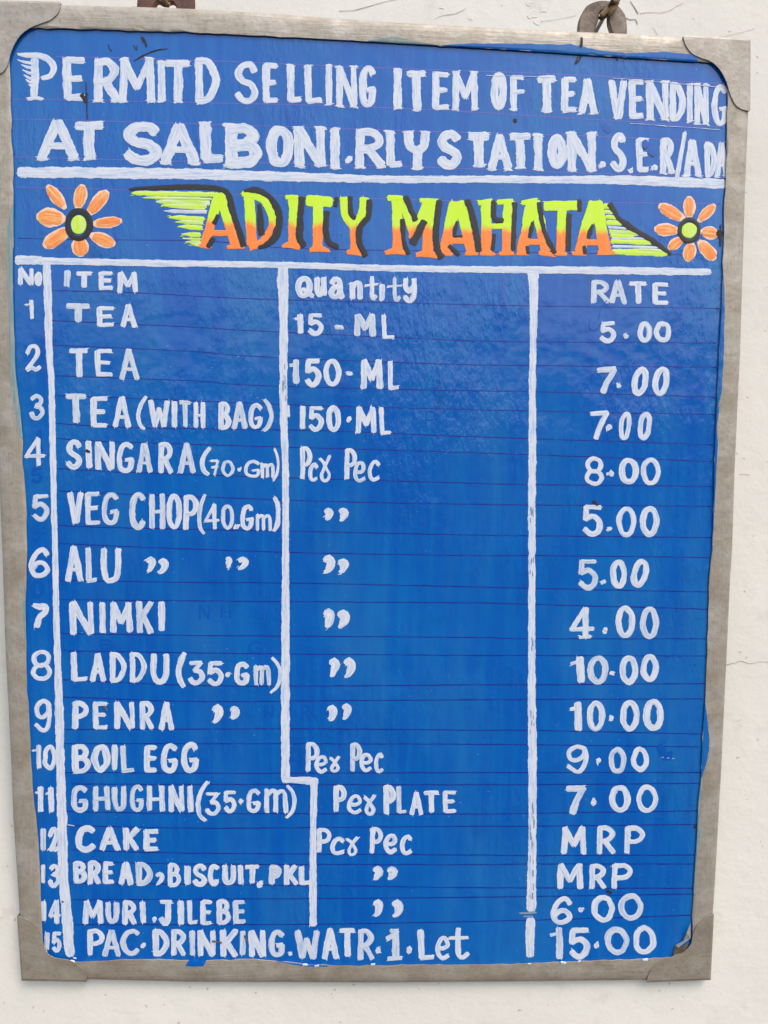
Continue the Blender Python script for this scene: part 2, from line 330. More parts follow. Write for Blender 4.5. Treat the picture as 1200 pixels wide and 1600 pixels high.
def glyph(g, x0, y0, x1, y1, wd, parent, m=M_WHITE, feet=False, bristle=1, contrast=.12, name=None, ragged=.10, base=.00015):
    mb = MB(); hw = wd * (.57 if feet else .54)
    if g == '.': hw = min(x1 - x0, y1 - y0) * .5 + .6
    ix = min(hw * .92, (x1 - x0) * .42); iy = min(hw * .85, (y1 - y0) * .42)
    f = lambda p: (x0 + ix + (x1 - x0 - 2 * ix) * p[0], y0 + iy + (y1 - y0 - 2 * iy) * p[1]) + tuple(p[2:])
    for st in G[g]:
        k, pts = st[0], list(st[1:]); sc = 1.0
        if not isinstance(pts[-1], tuple): sc = pts.pop()
        jit = lambda p: (p[0] + random.gauss(0, .35), p[1] + random.gauss(0, .35)) + tuple(p[2:])
        pp = [jit(f(p)) for p in pts]
        stroke(mb, pp, hw * sc, k != 'l', .5, ragged, contrast=contrast, closed=(k == 'o'), base=base, bristle=bristle if k == 'l' or random.random() < .6 else 0)
        if k == 'l' and wd > 6 and random.random() < .45:           # a second pass of the brush beside the first
            d = random.choice((-1, 1)) * hw * .28
            stroke(mb, [(p[0] + d, p[1] + random.gauss(0, .8)) for p in pp], hw * sc * .72, False, .6, ragged * 1.5, contrast=contrast, base=base)
    if feet:
        for p in FEET.get(g, ()):
            x, y = f(p); e = hw * random.uniform(.75, 1.0); up = -1 if p[1] > .5 else 1
            yy = y - up * iy * .55
            stroke(mb, [(x - e, yy + random.gauss(0, .8), .7), (x, yy, 1), (x + e, yy + random.gauss(0, .8), .6)], hw * .40, True, .6, .2, bristle=bristle, base=base)
    nm = name or KIND.get(g, 'numeral' if any(ch.isdigit() for ch in g) and g != 't2' else 'letter')
    return mb.build(nm, m, parent)
# ---------------------------------------------------------------- the setting
mb = MB(); xs = [-6, -1.2, -.8, -.4, 0, .4, .8, 1.2, 6]; zs = [0, .5, 1, 1.5, 2, 2.5, 3.6]
mb.add([(x, WALL_Y, z) for z in zs for x in xs], [(j * 9 + i, j * 9 + i + 1, j * 9 + i + 10, j * 9 + i + 9) for j in range(6) for i in range(8)])
mb.add([(-6, WALL_Y + .25, 3.6), (6, WALL_Y + .25, 3.6), (6, WALL_Y, 3.6), (-6, WALL_Y, 3.6), (-6, WALL_Y + .25, 0), (6, WALL_Y + .25, 0)], [(0, 1, 2, 3)[::-1], (4, 0, 1, 5)])
wall = mb.build('wall', M_WALL, None, False); wall['kind'] = 'structure'
mb = MB(); mb.add([(-1500, -1500, 0), (1500, -1500, 0), (1500, 1500, 0), (-1500, 1500, 0)], [(0, 1, 2, 3)])
ground = mb.build('ground', M_GROUND, None, False); ground['kind'] = 'structure'
CRACKS = [(((530, 17), (552, 16), (575, 10), (600, 3), (625, -3)), .8), (((985, 2), (991, 11), (997, 21)), 1.3), (((978, 28), (986, 31), (993, 30), (996, 38)), 1.0),
          (((1000, 21), (1018, 19), (1032, 20), (1047, 16), (1058, 9), (1068, 5)), .5), (((1128, 1040), (1148, 1036), (1158, 1033), (1172, 1037), (1186, 1034), (1204, 1035)), .6),
          (((1155, 741), (1163, 741), (1172, 742)), .6), (((1108, 62), (1130, 57), (1160, 50), (1180, 44)), .4), (((1020, 42), (1028, 55)), .5),
          (((678, 30), (692, 24), (712, 21), (728, 13)), .5), (((845, 33), (870, 30), (900, 24)), .4), (((0, 1435), (7, 1433), (14, 1437)), .5), (((1150, 1128), (1158, 1124)), .5)]
for pts, hw in CRACKS:
    mb = MB(); stroke(mb, [(x, y, random.uniform(.5, 1.3)) for x, y in pts], hw * .55, True, .5, .35, .0001, .0004, place=lambda x, y, h: PW(x, y, h))
    mb.build('crack', M_CRACK, wall)
def flake(cx, cy, r):
    n = 9; a0 = random.random() * 6; rr = [r * random.uniform(.55, 1.1) for _ in range(n)]
    ring = [(cx + rr[i] * math.cos(a0 + i * 6.283 / n) * 1.2, cy + rr[i] * math.sin(a0 + i * 6.283 / n)) for i in range(n)]
    vs = [PW(x, y, -.0004) for x, y in ring] + [PW(cx + (x - cx) * .85, cy + (y - cy) * .85, .0003) for x, y in ring] + [PW(cx, cy, .0002)]
    fs = [(i, n + i, n + (i + 1) % n, (i + 1) % n) for i in range(n)] + [(n + i, 2 * n, n + (i + 1) % n) for i in range(n)]
    m_ = MB(); m_.add(vs, fs); return m_.build('plaster_flake', M_WALL, wall, False)
for x, y, r in ((832, 22, 9), (850, 14, 7), (842, 34, 8), (826, 6, 5), (735, 28, 4), (690, 10, 5)): flake(x, y, r)
# ---------------------------------------------------------------- the sign board
board = empty('sign_board')
board.matrix_world = Matrix.Translation(BOARD_O) @ BW.to_4x4()
board['label'] = 'blue hand painted price board in a worn aluminium frame, hung on the white wall'
board['category'] = 'sign'
def lerp_poly(pts, t):
    L = [0]
    for a_, b_ in zip(pts, pts[1:]): L.append(L[-1] + math.hypot(b_[0] - a_[0], b_[1] - a_[1]))
    d = t * L[-1]
    for i in range(len(pts) - 1):
        if d <= L[i + 1] or i == len(pts) - 2:
            k = (d - L[i]) / max(L[i + 1] - L[i], 1e-9)
            return (pts[i][0] + (pts[i + 1][0] - pts[i][0]) * k, pts[i][1] + (pts[i + 1][1] - pts[i][1]) * k)
TLo, TRo, BRo, BLo = (-41, 4), (1169, 65), (1107, 1527), (36, 1528)
TLi, TRi, BRi, BLi = (12, 43), (1139, 100), (1079, 1493), (68, 1500)
OUT = {'top': [TLo, (0, 6), (95, 8), (215, 11), (302, 14), (400, 20), (600, 34), (790, 45), (980, 53), TRo],
       'right': [TRo, (1169, 175), (1164, 300), (1160, 430), (1156, 560), (1152, 644), (1148, 729), (1144, 860), (1141, 900), (1135, 1031), (1127, 1200), (1117, 1380), BRo],
       'bottom': [BLo, (135, 1530), (300, 1534), (600, 1535), (850, 1533), (1010, 1531), BRo],
       'left': [TLo, (-24, 340), (-12, 560), (0, 780), (5, 900), (8, 1000), (12, 1080), (17, 1180), (21, 1280), (27, 1370), (31, 1430), BLo]}
INN = {'top': [TLi, (48, 44), (150, 46), (300, 51), (450, 58), (600, 66), (700, 72), (850, 81), (1000, 91), TRi],
       'right': [TRi, (1136, 170), (1134, 275), (1131, 330), (1129, 455), (1123, 560), (1121, 616), (1118, 672), (1116, 729), (1115, 785), (1112, 860), (1108, 900), (1106, 975), (1102, 1087), (1098, 1150), (1095, 1220), (1091, 1255), (1089, 1310), (1084, 1385), BRi],
       'bottom': [BLi, (90, 1501), (125, 1503), (165, 1501), (205, 1498), (260, 1499), (330, 1500), (390, 1498), (440, 1502), (480, 1507), (560, 1509), (600, 1508), (660, 1507), (760, 1507), (820, 1505), (900, 1502), (950, 1500), (1020, 1497), BRi],
       'left': [TLi, (15, 85), (17, 170), (21, 270), (21, 330), (20, 400), (20, 450), (22, 520), (24, 580), (31, 640), (36, 690), (35, 720), (38, 750), (41, 790), (42, 850), (42, 900), (40, 935), (40, 960), (41, 1020), (43, 1080), (46, 1130), (48, 1180), (52, 1240), (58, 1290), (62, 1340), (64, 1400), (66, 1450), BLi]}
RPROF = ((0, -.0016), (0, .0014), (.02, .0017), (.15, .00185), (.5, .0020), (.82, .0019), (.94, .0013), (1, .0002), (1, -.0055))
def rail_h(t):
    for (a_, ha), (b_, hb) in zip(RPROF[1:], RPROF[2:]):
        if t <= b_: return ha + (hb - ha) * (t - a_) / (b_ - a_ + 1e-9)
    return -.0002
def rail_pt(side, s, t, lift=0):
    a_, b_ = lerp_poly(INN[side], s), lerp_poly(OUT[side], s)
    h = rail_h(t) + lift
    return P(a_[0] + (b_[0] - a_[0]) * t, a_[1] + (b_[1] - a_[1]) * t, h)
for side in ('top', 'right', 'bottom', 'left'):
    mb = MB(); n = 90; k = len(RPROF); vs = []
    for i in range(n + 1):
        s_ = i / n; a_, b_ = lerp_poly(INN[side], s_), lerp_poly(OUT[side], s_)
        dent = .00008 * math.sin(i * .31 + len(side)) * math.sin(i * .113)
        ja = random.gauss(0, .5) if 0 < i < n else 0
        for t, h in RPROF:
            hh = h + (dent if .1 < t < .95 else 0)
            x = a_[0] + (b_[0] - a_[0]) * t; y = a_[1] + (b_[1] - a_[1]) * t
            if t < .1: x += ja if side in ('left', 'right') else 0; y += ja if side in ('top', 'bottom') else 0
            vs.append(P(x, y, max(hh, -.003)) if hh > -.003 else P(x, y, 0) + Vector((0, 0, hh)))
    fs = [(i * k + j, i * k + j + 1, (i + 1) * k + j + 1, (i + 1) * k + j) for i in range(n) for j in range(k - 1)]
    if side in ('right', 'top'): fs = [f[::-1] for f in fs]
    rail = mb.add(vs, fs) or mb.build('frame_rail', {'top': M_RAILH, 'bottom': M_RAILB}.get(side, M_RAILV), board)
    md = rail.modifiers.new('edge', 'EDGE_SPLIT'); md.split_angle = math.radians(50)
# panel: a thin tin sheet that runs under the frame, slightly uneven
nx, ny = 40, 52; vs = []
quad = [(-12, 26), (1153, 82), (1093, 1511), (53, 1513)]
for j in range(ny + 1):
    for i in range(nx + 1):
        u, v = i / nx, j / ny
        x = (quad[0][0] * (1 - u) + quad[1][0] * u) * (1 - v) + (quad[3][0] * (1 - u) + quad[2][0] * u) * v
        y = (quad[0][1] * (1 - u) + quad[1][1] * u) * (1 - v) + (quad[3][1] * (1 - u) + quad[2][1] * u) * v
        vs.append(P(x, y, 0))
mb = MB(); W_ = nx + 1
mb.add(vs, [(j * W_ + i, (j + 1) * W_ + i, (j + 1) * W_ + i + 1, j * W_ + i + 1) for j in range(ny) for i in range(nx)])
r0 = [P(*q) for q in quad]; rb = [p + Vector((0, 0, -.004)) for p in r0]
mb.add(r0 + rb, [(7, 6, 5, 4)[::-1]] + [(i, (i + 1) % 4, 4 + (i + 1) % 4, 4 + i) for i in range(4)])
mb.build('panel', M_BLUE, board)
# corner plates
def plate(name, pts, m, h0, h1, parent, walls=(), inset=.9, sm=False):
    n = len(pts); ar = sum(pts[i][0] * pts[(i + 1) % n][1] - pts[(i + 1) % n][0] * pts[i][1] for i in range(n)); sg = 1 if ar > 0 else -1
    ins = []
    for i in range(n):
        a_, b_, c2 = pts[i - 1], pts[i], pts[(i + 1) % n]
        d1 = Vector((b_[0] - a_[0], b_[1] - a_[1])).normalized(); d2 = Vector((c2[0] - b_[0], c2[1] - b_[1])).normalized()
        nn = Vector((-d1.y - d2.y, d1.x + d2.x)); nn = nn.normalized() if nn.length > 1e-6 else Vector((-d1.y, d1.x))
        ins.append((b_[0] + nn.x * inset * sg, b_[1] + nn.y * inset * sg))
    bm = bmesh.new()
    top = [bm.verts.new(P(x, y, h1)) for x, y in ins]; rim = [bm.verts.new(P(x, y, h1 - .0005)) for x, y in pts]; low = [bm.verts.new(P(x, y, 0) + Vector((0, 0, h0))) for x, y in pts]
    f = bm.faces.new(top)
    for i in range(n):
        j = (i + 1) % n
        bm.faces.new((top[i], rim[i], rim[j], top[j])); bm.faces.new((rim[i], low[i], low[j], rim[j]))
    for i in walls:                                                # wrapped over the outer edge of the frame
        j = (i + 1) % n
        dn = [bm.verts.new(v_.co + Vector((0, 0, -.0072))) for v_ in (low[i], low[j])]
        bm.faces.new((low[i], dn[0], dn[1], low[j]))
    bmesh.ops.triangulate(bm, faces=[f]); bmesh.ops.recalc_face_normals(bm, faces=bm.faces)
    if sum(ff.normal.z * ff.calc_area() for ff in bm.faces) < 0: bmesh.ops.reverse_faces(bm, faces=bm.faces)
    me = bpy.data.meshes.new(name); bm.to_mesh(me); bm.free(); me.materials.append(m)
    ul = me.uv_layers.new(name='UVMap')
    for lp in me.loops: ul.data[lp.index].uv = me.vertices[lp.vertex_index].co.xy
    ob = bpy.data.objects.new(name, me); COL.objects.link(ob); ob.parent = parent
    return ob
def sm2(pts): return [p[:2] for p in smooth_pts([(x, y, 1) for x, y in pts])]
for curve, tail in (
    ([(95, 5), (92, 19), (80, 31), (62, 38), (46, 45), (33, 55), (24, 68), (17, 84), (13, 100), (7, 111), (-2, 117)], [(-42, 121), (-43, 1)]),
    ([(1067, 57), (1071, 71), (1081, 84), (1095, 91), (1111, 97), (1124, 109), (1134, 127), (1140, 146), (1148, 163), (1158, 171), (1170.5, 174)], [(1171, 63)]),
    ([(28, 1430), (50, 1440), (62, 1452), (67, 1470), (73, 1487), (86, 1496), (105, 1499), (122, 1507), (132, 1518), (136, 1532)], [(35, 1530)]),
    ([(1114, 1427), (1100, 1435), (1088, 1447), (1082, 1461), (1079, 1475), (1071, 1484), (1055, 1492), (1040, 1499), (1025, 1507), (1015, 1518), (1010, 1533)], [(1109, 1529)])):
    cv = sm2(curve)
    n = len(cv); pts = cv + tail
    plate('corner_plate', pts, M_BRACK2 if cv[0][1] > 800 else M_BRACK, .0019, .0029, board, walls=range(n - 1, len(pts)))
# torn strip of the frame curling off beside the lower right plate
mb = MB()
A_ = [(1079, 1442, .0030), (1079, 1466, .0052), (1060, 1481, .0050), (1055, 1477, .0012), (1068, 1470, .0030), (1073, 1458, .0042)]
mb.add([P(*p) for p in A_], [(0, 1, 5), (5, 1, 4), (4, 1, 2), (4, 2, 3)])
mb.build('torn_strip', M_RAILV, board, False)
mb = MB(); B_ = [(1054, 1478, .0008), (1051, 1497, .0016), (1070, 1486, .0038), (1077, 1472, .0040), (1064, 1480, .0034)]
mb.add([P(*p) for p in B_], [(0, 1, 4), (4, 1, 2), (4, 2, 3)])
mb.build('torn_strip', M_TAB, board, False)
# paint that ran over onto the frame
def smear(side, s0, s1, wf, m, lo=0.0, n=60, name='paint_smear'):
    vs, fs, kk = [], [], 5
    for i in range(n + 1):
        u = i / n; s_ = s0 + (s1 - s0) * u; wd = max(0.002, wf(u) * random.uniform(.94, 1.06))
        for j in range(kk): vs.append(rail_pt(side, s_, lo + wd * j / (kk - 1), .00022))
    fs = [(i * kk + j, i * kk + j + 1, (i + 1) * kk + j + 1, (i + 1) * kk + j) for i in range(n) for j in range(kk - 1)]
    if side in ('right', 'top'): fs = [f[::-1] for f in fs]
    m_ = MB(); m_.add(vs, fs, [(v_.y, v_.x) if side in ('left', 'right') else (v_.x, v_.y) for v_ in vs]); return m_.build(name, m, board)
def env(*ks):
    def f(u):
        for (a_, va), (b_, vb) in zip(ks, ks[1:]):
            if u <= b_: return va + (vb - va) * (u - a_) / (b_ - a_)
        return ks[-1][1]
    return f
smear('top', .60, .955, env((0, .02), (.12, .20), (.3, .32), (.5, .42), (.62, .22), (.72, .18), (.85, .34), (1, .32)), M_BLUE)
smear('top', .50, .60, env((0, .06), (.4, .30), (.55, .22), (1, .01)), M_TEAL)
smear('right', .235, .385, env((0, .02), (.25, .16), (.6, .24), (.9, .20), (1, .06)), M_BLUE)
smear('right', .385, .56, env((0, .14), (.12, .05), (.25, .14), (.6, .06), (1, .01)), M_BLUE)
smear('right', .715, .80, env((0, .01), (.2, .18), (.5, .36), (.75, .28), (1, .03)), M_BLUE)
smear('right', .80, .93, env((0, .10), (.3, .14), (.5, .22), (.7, .08), (1, .12)), M_TEAL)
smear('left', .19, .44, env((0, .05), (.12, .22), (.5, .20), (.8, .28), (1, .12)), M_TEAL)
smear('left', .59, .67, env((0, .02), (.4, .16), (1, .02)), M_TEAL)
smear('bottom', .225, .252, env((0, .30), (1, .30)), M_BLUE, n=8)
smear('bottom', .36, .44, env((0, .02), (.5, .12), (1, .1)), M_BLUE)
for x, y, rx in ((112, 1503, 6), (117, 1497, 3), (70, 1486, 4), (477, 1508, 5), (495, 1509, 4), (583, 1508, 4), (827, 1506, 3), (880, 1504, 5), (905, 1503, 3), (1008, 1500, 5)):
    mb = MB(); stroke(mb, [(x - rx * .6, y + random.uniform(-1, 1)), (x + rx * .6, y + random.uniform(-1, 1))], rx * .45, True, .6, .35, .0004, .0020)
    mb.build('paint_drip', M_WHITE, board)
# ruled pen lines
RULES = [((( 88, 88), (300, 94), (600, 106), (900, 117), (1132, 131)), 1), (((20, 155), (300, 160), (600, 168), (900, 185), (1132, 199)), 1), (((20, 186), (165, 189), (600, 203), (900, 212), (1134, 222)), 1), (((20, 245), (250, 251), (600, 259), (900, 270), (1133, 276)), 1),
 (((24, 292), (200, 297), (460, 307), (740, 314), (1128, 318)), 1), (((28, 372), (110, 374), (330, 377), (460, 388), (740, 393), (1122, 399)), 0),
 (((80, 454), (200, 457), (400, 467), (700, 475), (840, 478), (1136, 482)), 0), (((82, 501), (300, 511), (400, 517), (700, 531), (840, 534), (1120, 536)), 0), (((82, 539), (300, 549), (400, 557), (700, 569), (840, 571), (1138, 574)), 0),
 (((84, 587), (300, 595), (400, 602), (700, 610), (840, 612), (1134, 621)), 0), (((82, 618), (200, 622), (500, 634), (700, 639), (820, 642), (1134, 648)), 0), (((84, 661), (200, 668), (500, 673), (700, 681), (820, 685), (1116, 695)), 0),
 (((88, 685), (200, 691), (500, 700), (700, 706), (820, 710), (1112, 721)), 0), (((90, 732), (200, 738), (500, 748), (700, 754), (820, 757), (1118, 760)), 0), (((92, 767), (200, 772), (500, 783), (740, 788), (820, 789), (1111, 791)), 0),
 (((90, 821), (200, 825), (450, 830), (740, 836), (820, 837), (1111, 840)), 0), (((92, 849), (200, 854), (450, 863), (740, 868), (820, 868), (1108, 871)), 0), (((94, 907), (300, 910), (450, 911), (740, 917), (820, 919), (1105, 925)), 0),
 (((92, 937), (200, 938), (450, 940), (740, 942), (820, 944), (1112, 952)), 0), (((95, 990), (300, 993), (450, 994), (740, 996), (820, 998), (1102, 998)), 0), (((98, 1017), (300, 1020), (450, 1022), (740, 1024), (1104, 1025)), 0),
 (((95, 1062), (300, 1071), (500, 1072), (740, 1070), (820, 1070), (1117, 1068)), 0), (((97, 1089), (300, 1096), (500, 1095), (820, 1093), (1098, 1092)), 0), (((103, 1140), (500, 1139), (740, 1141), (820, 1141), (1096, 1147)), 0),
 (((98, 1162), (300, 1162), (740, 1163), (1092, 1167)), 0), (((103, 1207), (300, 1208), (500, 1208), (820, 1207), (1094, 1207)), 0), (((112, 1225), (500, 1226), (820, 1226), (1092, 1224)), 0), (((103, 1268), (300, 1271), (740, 1272), (820, 1271), (1089, 1267)), 0),
 (((105, 1290), (300, 1294), (500, 1293), (740, 1291), (820, 1291), (1108, 1288)), 0), (((112, 1328), (300, 1333), (740, 1336), (820, 1337), (1086, 1336)), 0), (((106, 1345), (300, 1350), (740, 1351), (820, 1350), (1086, 1350)), 0), (((110, 1380), (500, 1384), (740, 1387), (1082, 1388)), 0),
 (((113, 1406), (500, 1404), (740, 1402), (1081, 1397)), 0), (((113, 1445), (500, 1444), (820, 1438), (1080, 1430)), 0)]
for pts, mg in RULES:
    mb = MB(); q = smooth_pts([(x, y, 1) for x, y in pts])[::4] + [(pts[-1][0], pts[-1][1], 1)]
    hb = lambda x, y, h: P(x, y, h + (.0016 if x > 1096 + (1300 - y) * .028 else 0))
    stroke(mb, [(x, y + random.gauss(0, .15), random.uniform(.7, 1.25)) for x, y, _ in q], .55 if mg else .72, False, .3, .05, .00001, .00003, zz=0, place=hb)
    mb.build('ruled_line', M_MAGENTA if mg else M_INK, board)
# old writing showing through
GH = [('4', 48, 668, 70, 720, 7), ('5', 48, 728, 68, 757, 7), ('7', 48, 828, 70, 848, 6), ('0', 48, 905, 70, 935, 6), ('G', 388, 1000, 412, 1022, 4), ('P', 664, 640, 684, 668, 3), ('E', 452, 1150, 470, 1190, 5), ('N', 412, 1100, 428, 1122, 4), ('R', 470, 1100, 486, 1125, 4), ('B', 155, 998, 178, 1015, 4), ('N', 310, 944, 328, 968, 3), ('H', 345, 944, 362, 966, 3)]
for g, x0, y0, x1, y1, wd in GH:
    glyph(g, x0, y0, x1, y1, wd, board, M_GHOST_DENT, bristle=0, name='ghost_mark', ragged=.15, base=.00001)
# white rules of the table
def bar(pts, hw, name='rule_bar', m=M_WHITE, rag=.08):
    mb = MB(); stroke(mb, pts, hw, True, .6, rag, .00005, .00007, bristle=1); return mb, mb.build(name, m, board)
bar([(32, 269, 1.0), (150, 270, 1.05), (300, 272, 1), (450, 276, .9), (600, 280, .7), (760, 280, .7), (880, 281, .7), (960, 281, .85), (1130, 287, .95)], 8.2)
bar([(28, 406, 1.25), (62, 407, 1.2), (84, 408, .95), (300, 412, .9), (450, 414, .85), (600, 419, .9), (760, 421, .9), (900, 422, 1), (1040, 424, 1), (1108, 425, .9)], 5.6)
bar([(73, 416, .95), (75, 480, .95), (77, 550, .8), (80, 590, .75), (82, 680, .75), (84, 780, .7), (86, 860, .7), (88, 960, .72), (90, 1030, .8), (93, 1130, 1.05), (94, 1180, 1.0), (97, 1280, 1.15), (99, 1370, 1.15), (104, 1420, 1.3), (108, 1480, 1.15), (110, 1491, 1.0)], 6.6)
bar([(442, 414, 1.25), (442, 450, 1.3), (443, 480, 1.0), (443, 560, .95), (443, 640, .9), (446, 740, .8), (446, 880, .85), (446, 960, .95), (446, 1100, 1.0), (446, 1200, .98), (446, 1217, .95)], 6.6)
bar([(444, 1218, 1), (465, 1219, .95), (488, 1220, 1.1)], 5.2)
bar([(491, 1219, 1.1), (490, 1260, .9), (489, 1340, .95), (489, 1400, 1.05), (489, 1444, 1.0)], 5.6)
bar([(833, 425, 1.3), (834, 470, 1.05), (833, 540, .8), (832, 620, .85), (832, 700, .9), (831, 780, .9), (831, 900, .85), (831, 1000, .85), (831, 1100, .95), (832, 1180, 1.05), (832, 1300, .95), (831, 1370, 1.1), (830, 1420, 1.15)], 6.4)
bar([(829, 1438, 1.1), (828, 1470, 1.05), (828, 1492, .95)], 6.6)
mb = MB(); stroke(mb, [(x, y) for x, y in ((812, 1427), (838, 1426))], 1.4, False, .5, .2); stroke(mb, [(818, 1432), (832, 1432)], .9, False)
mb.build('stray_stroke', M_WORN_RIM, board)
for x, y in ((831, 800), (830, 890), (830, 1000), (831, 1120), (831, 1296), (831, 1330), (831, 1380), (832, 1270), (443, 590), (445, 615)):
    mb = MB()
    for _ in range(5):
        a_ = x + random.uniform(-3, 4); b_ = y + random.uniform(-22, 22); stroke(mb, [(a_, b_), (a_ + random.uniform(-.4, .4), b_ + random.uniform(4, 12))], random.uniform(.5, .9), False, .5, .3, .00002, .00022)
    mb.build('worn_streak', M_WORN_RIM, board)
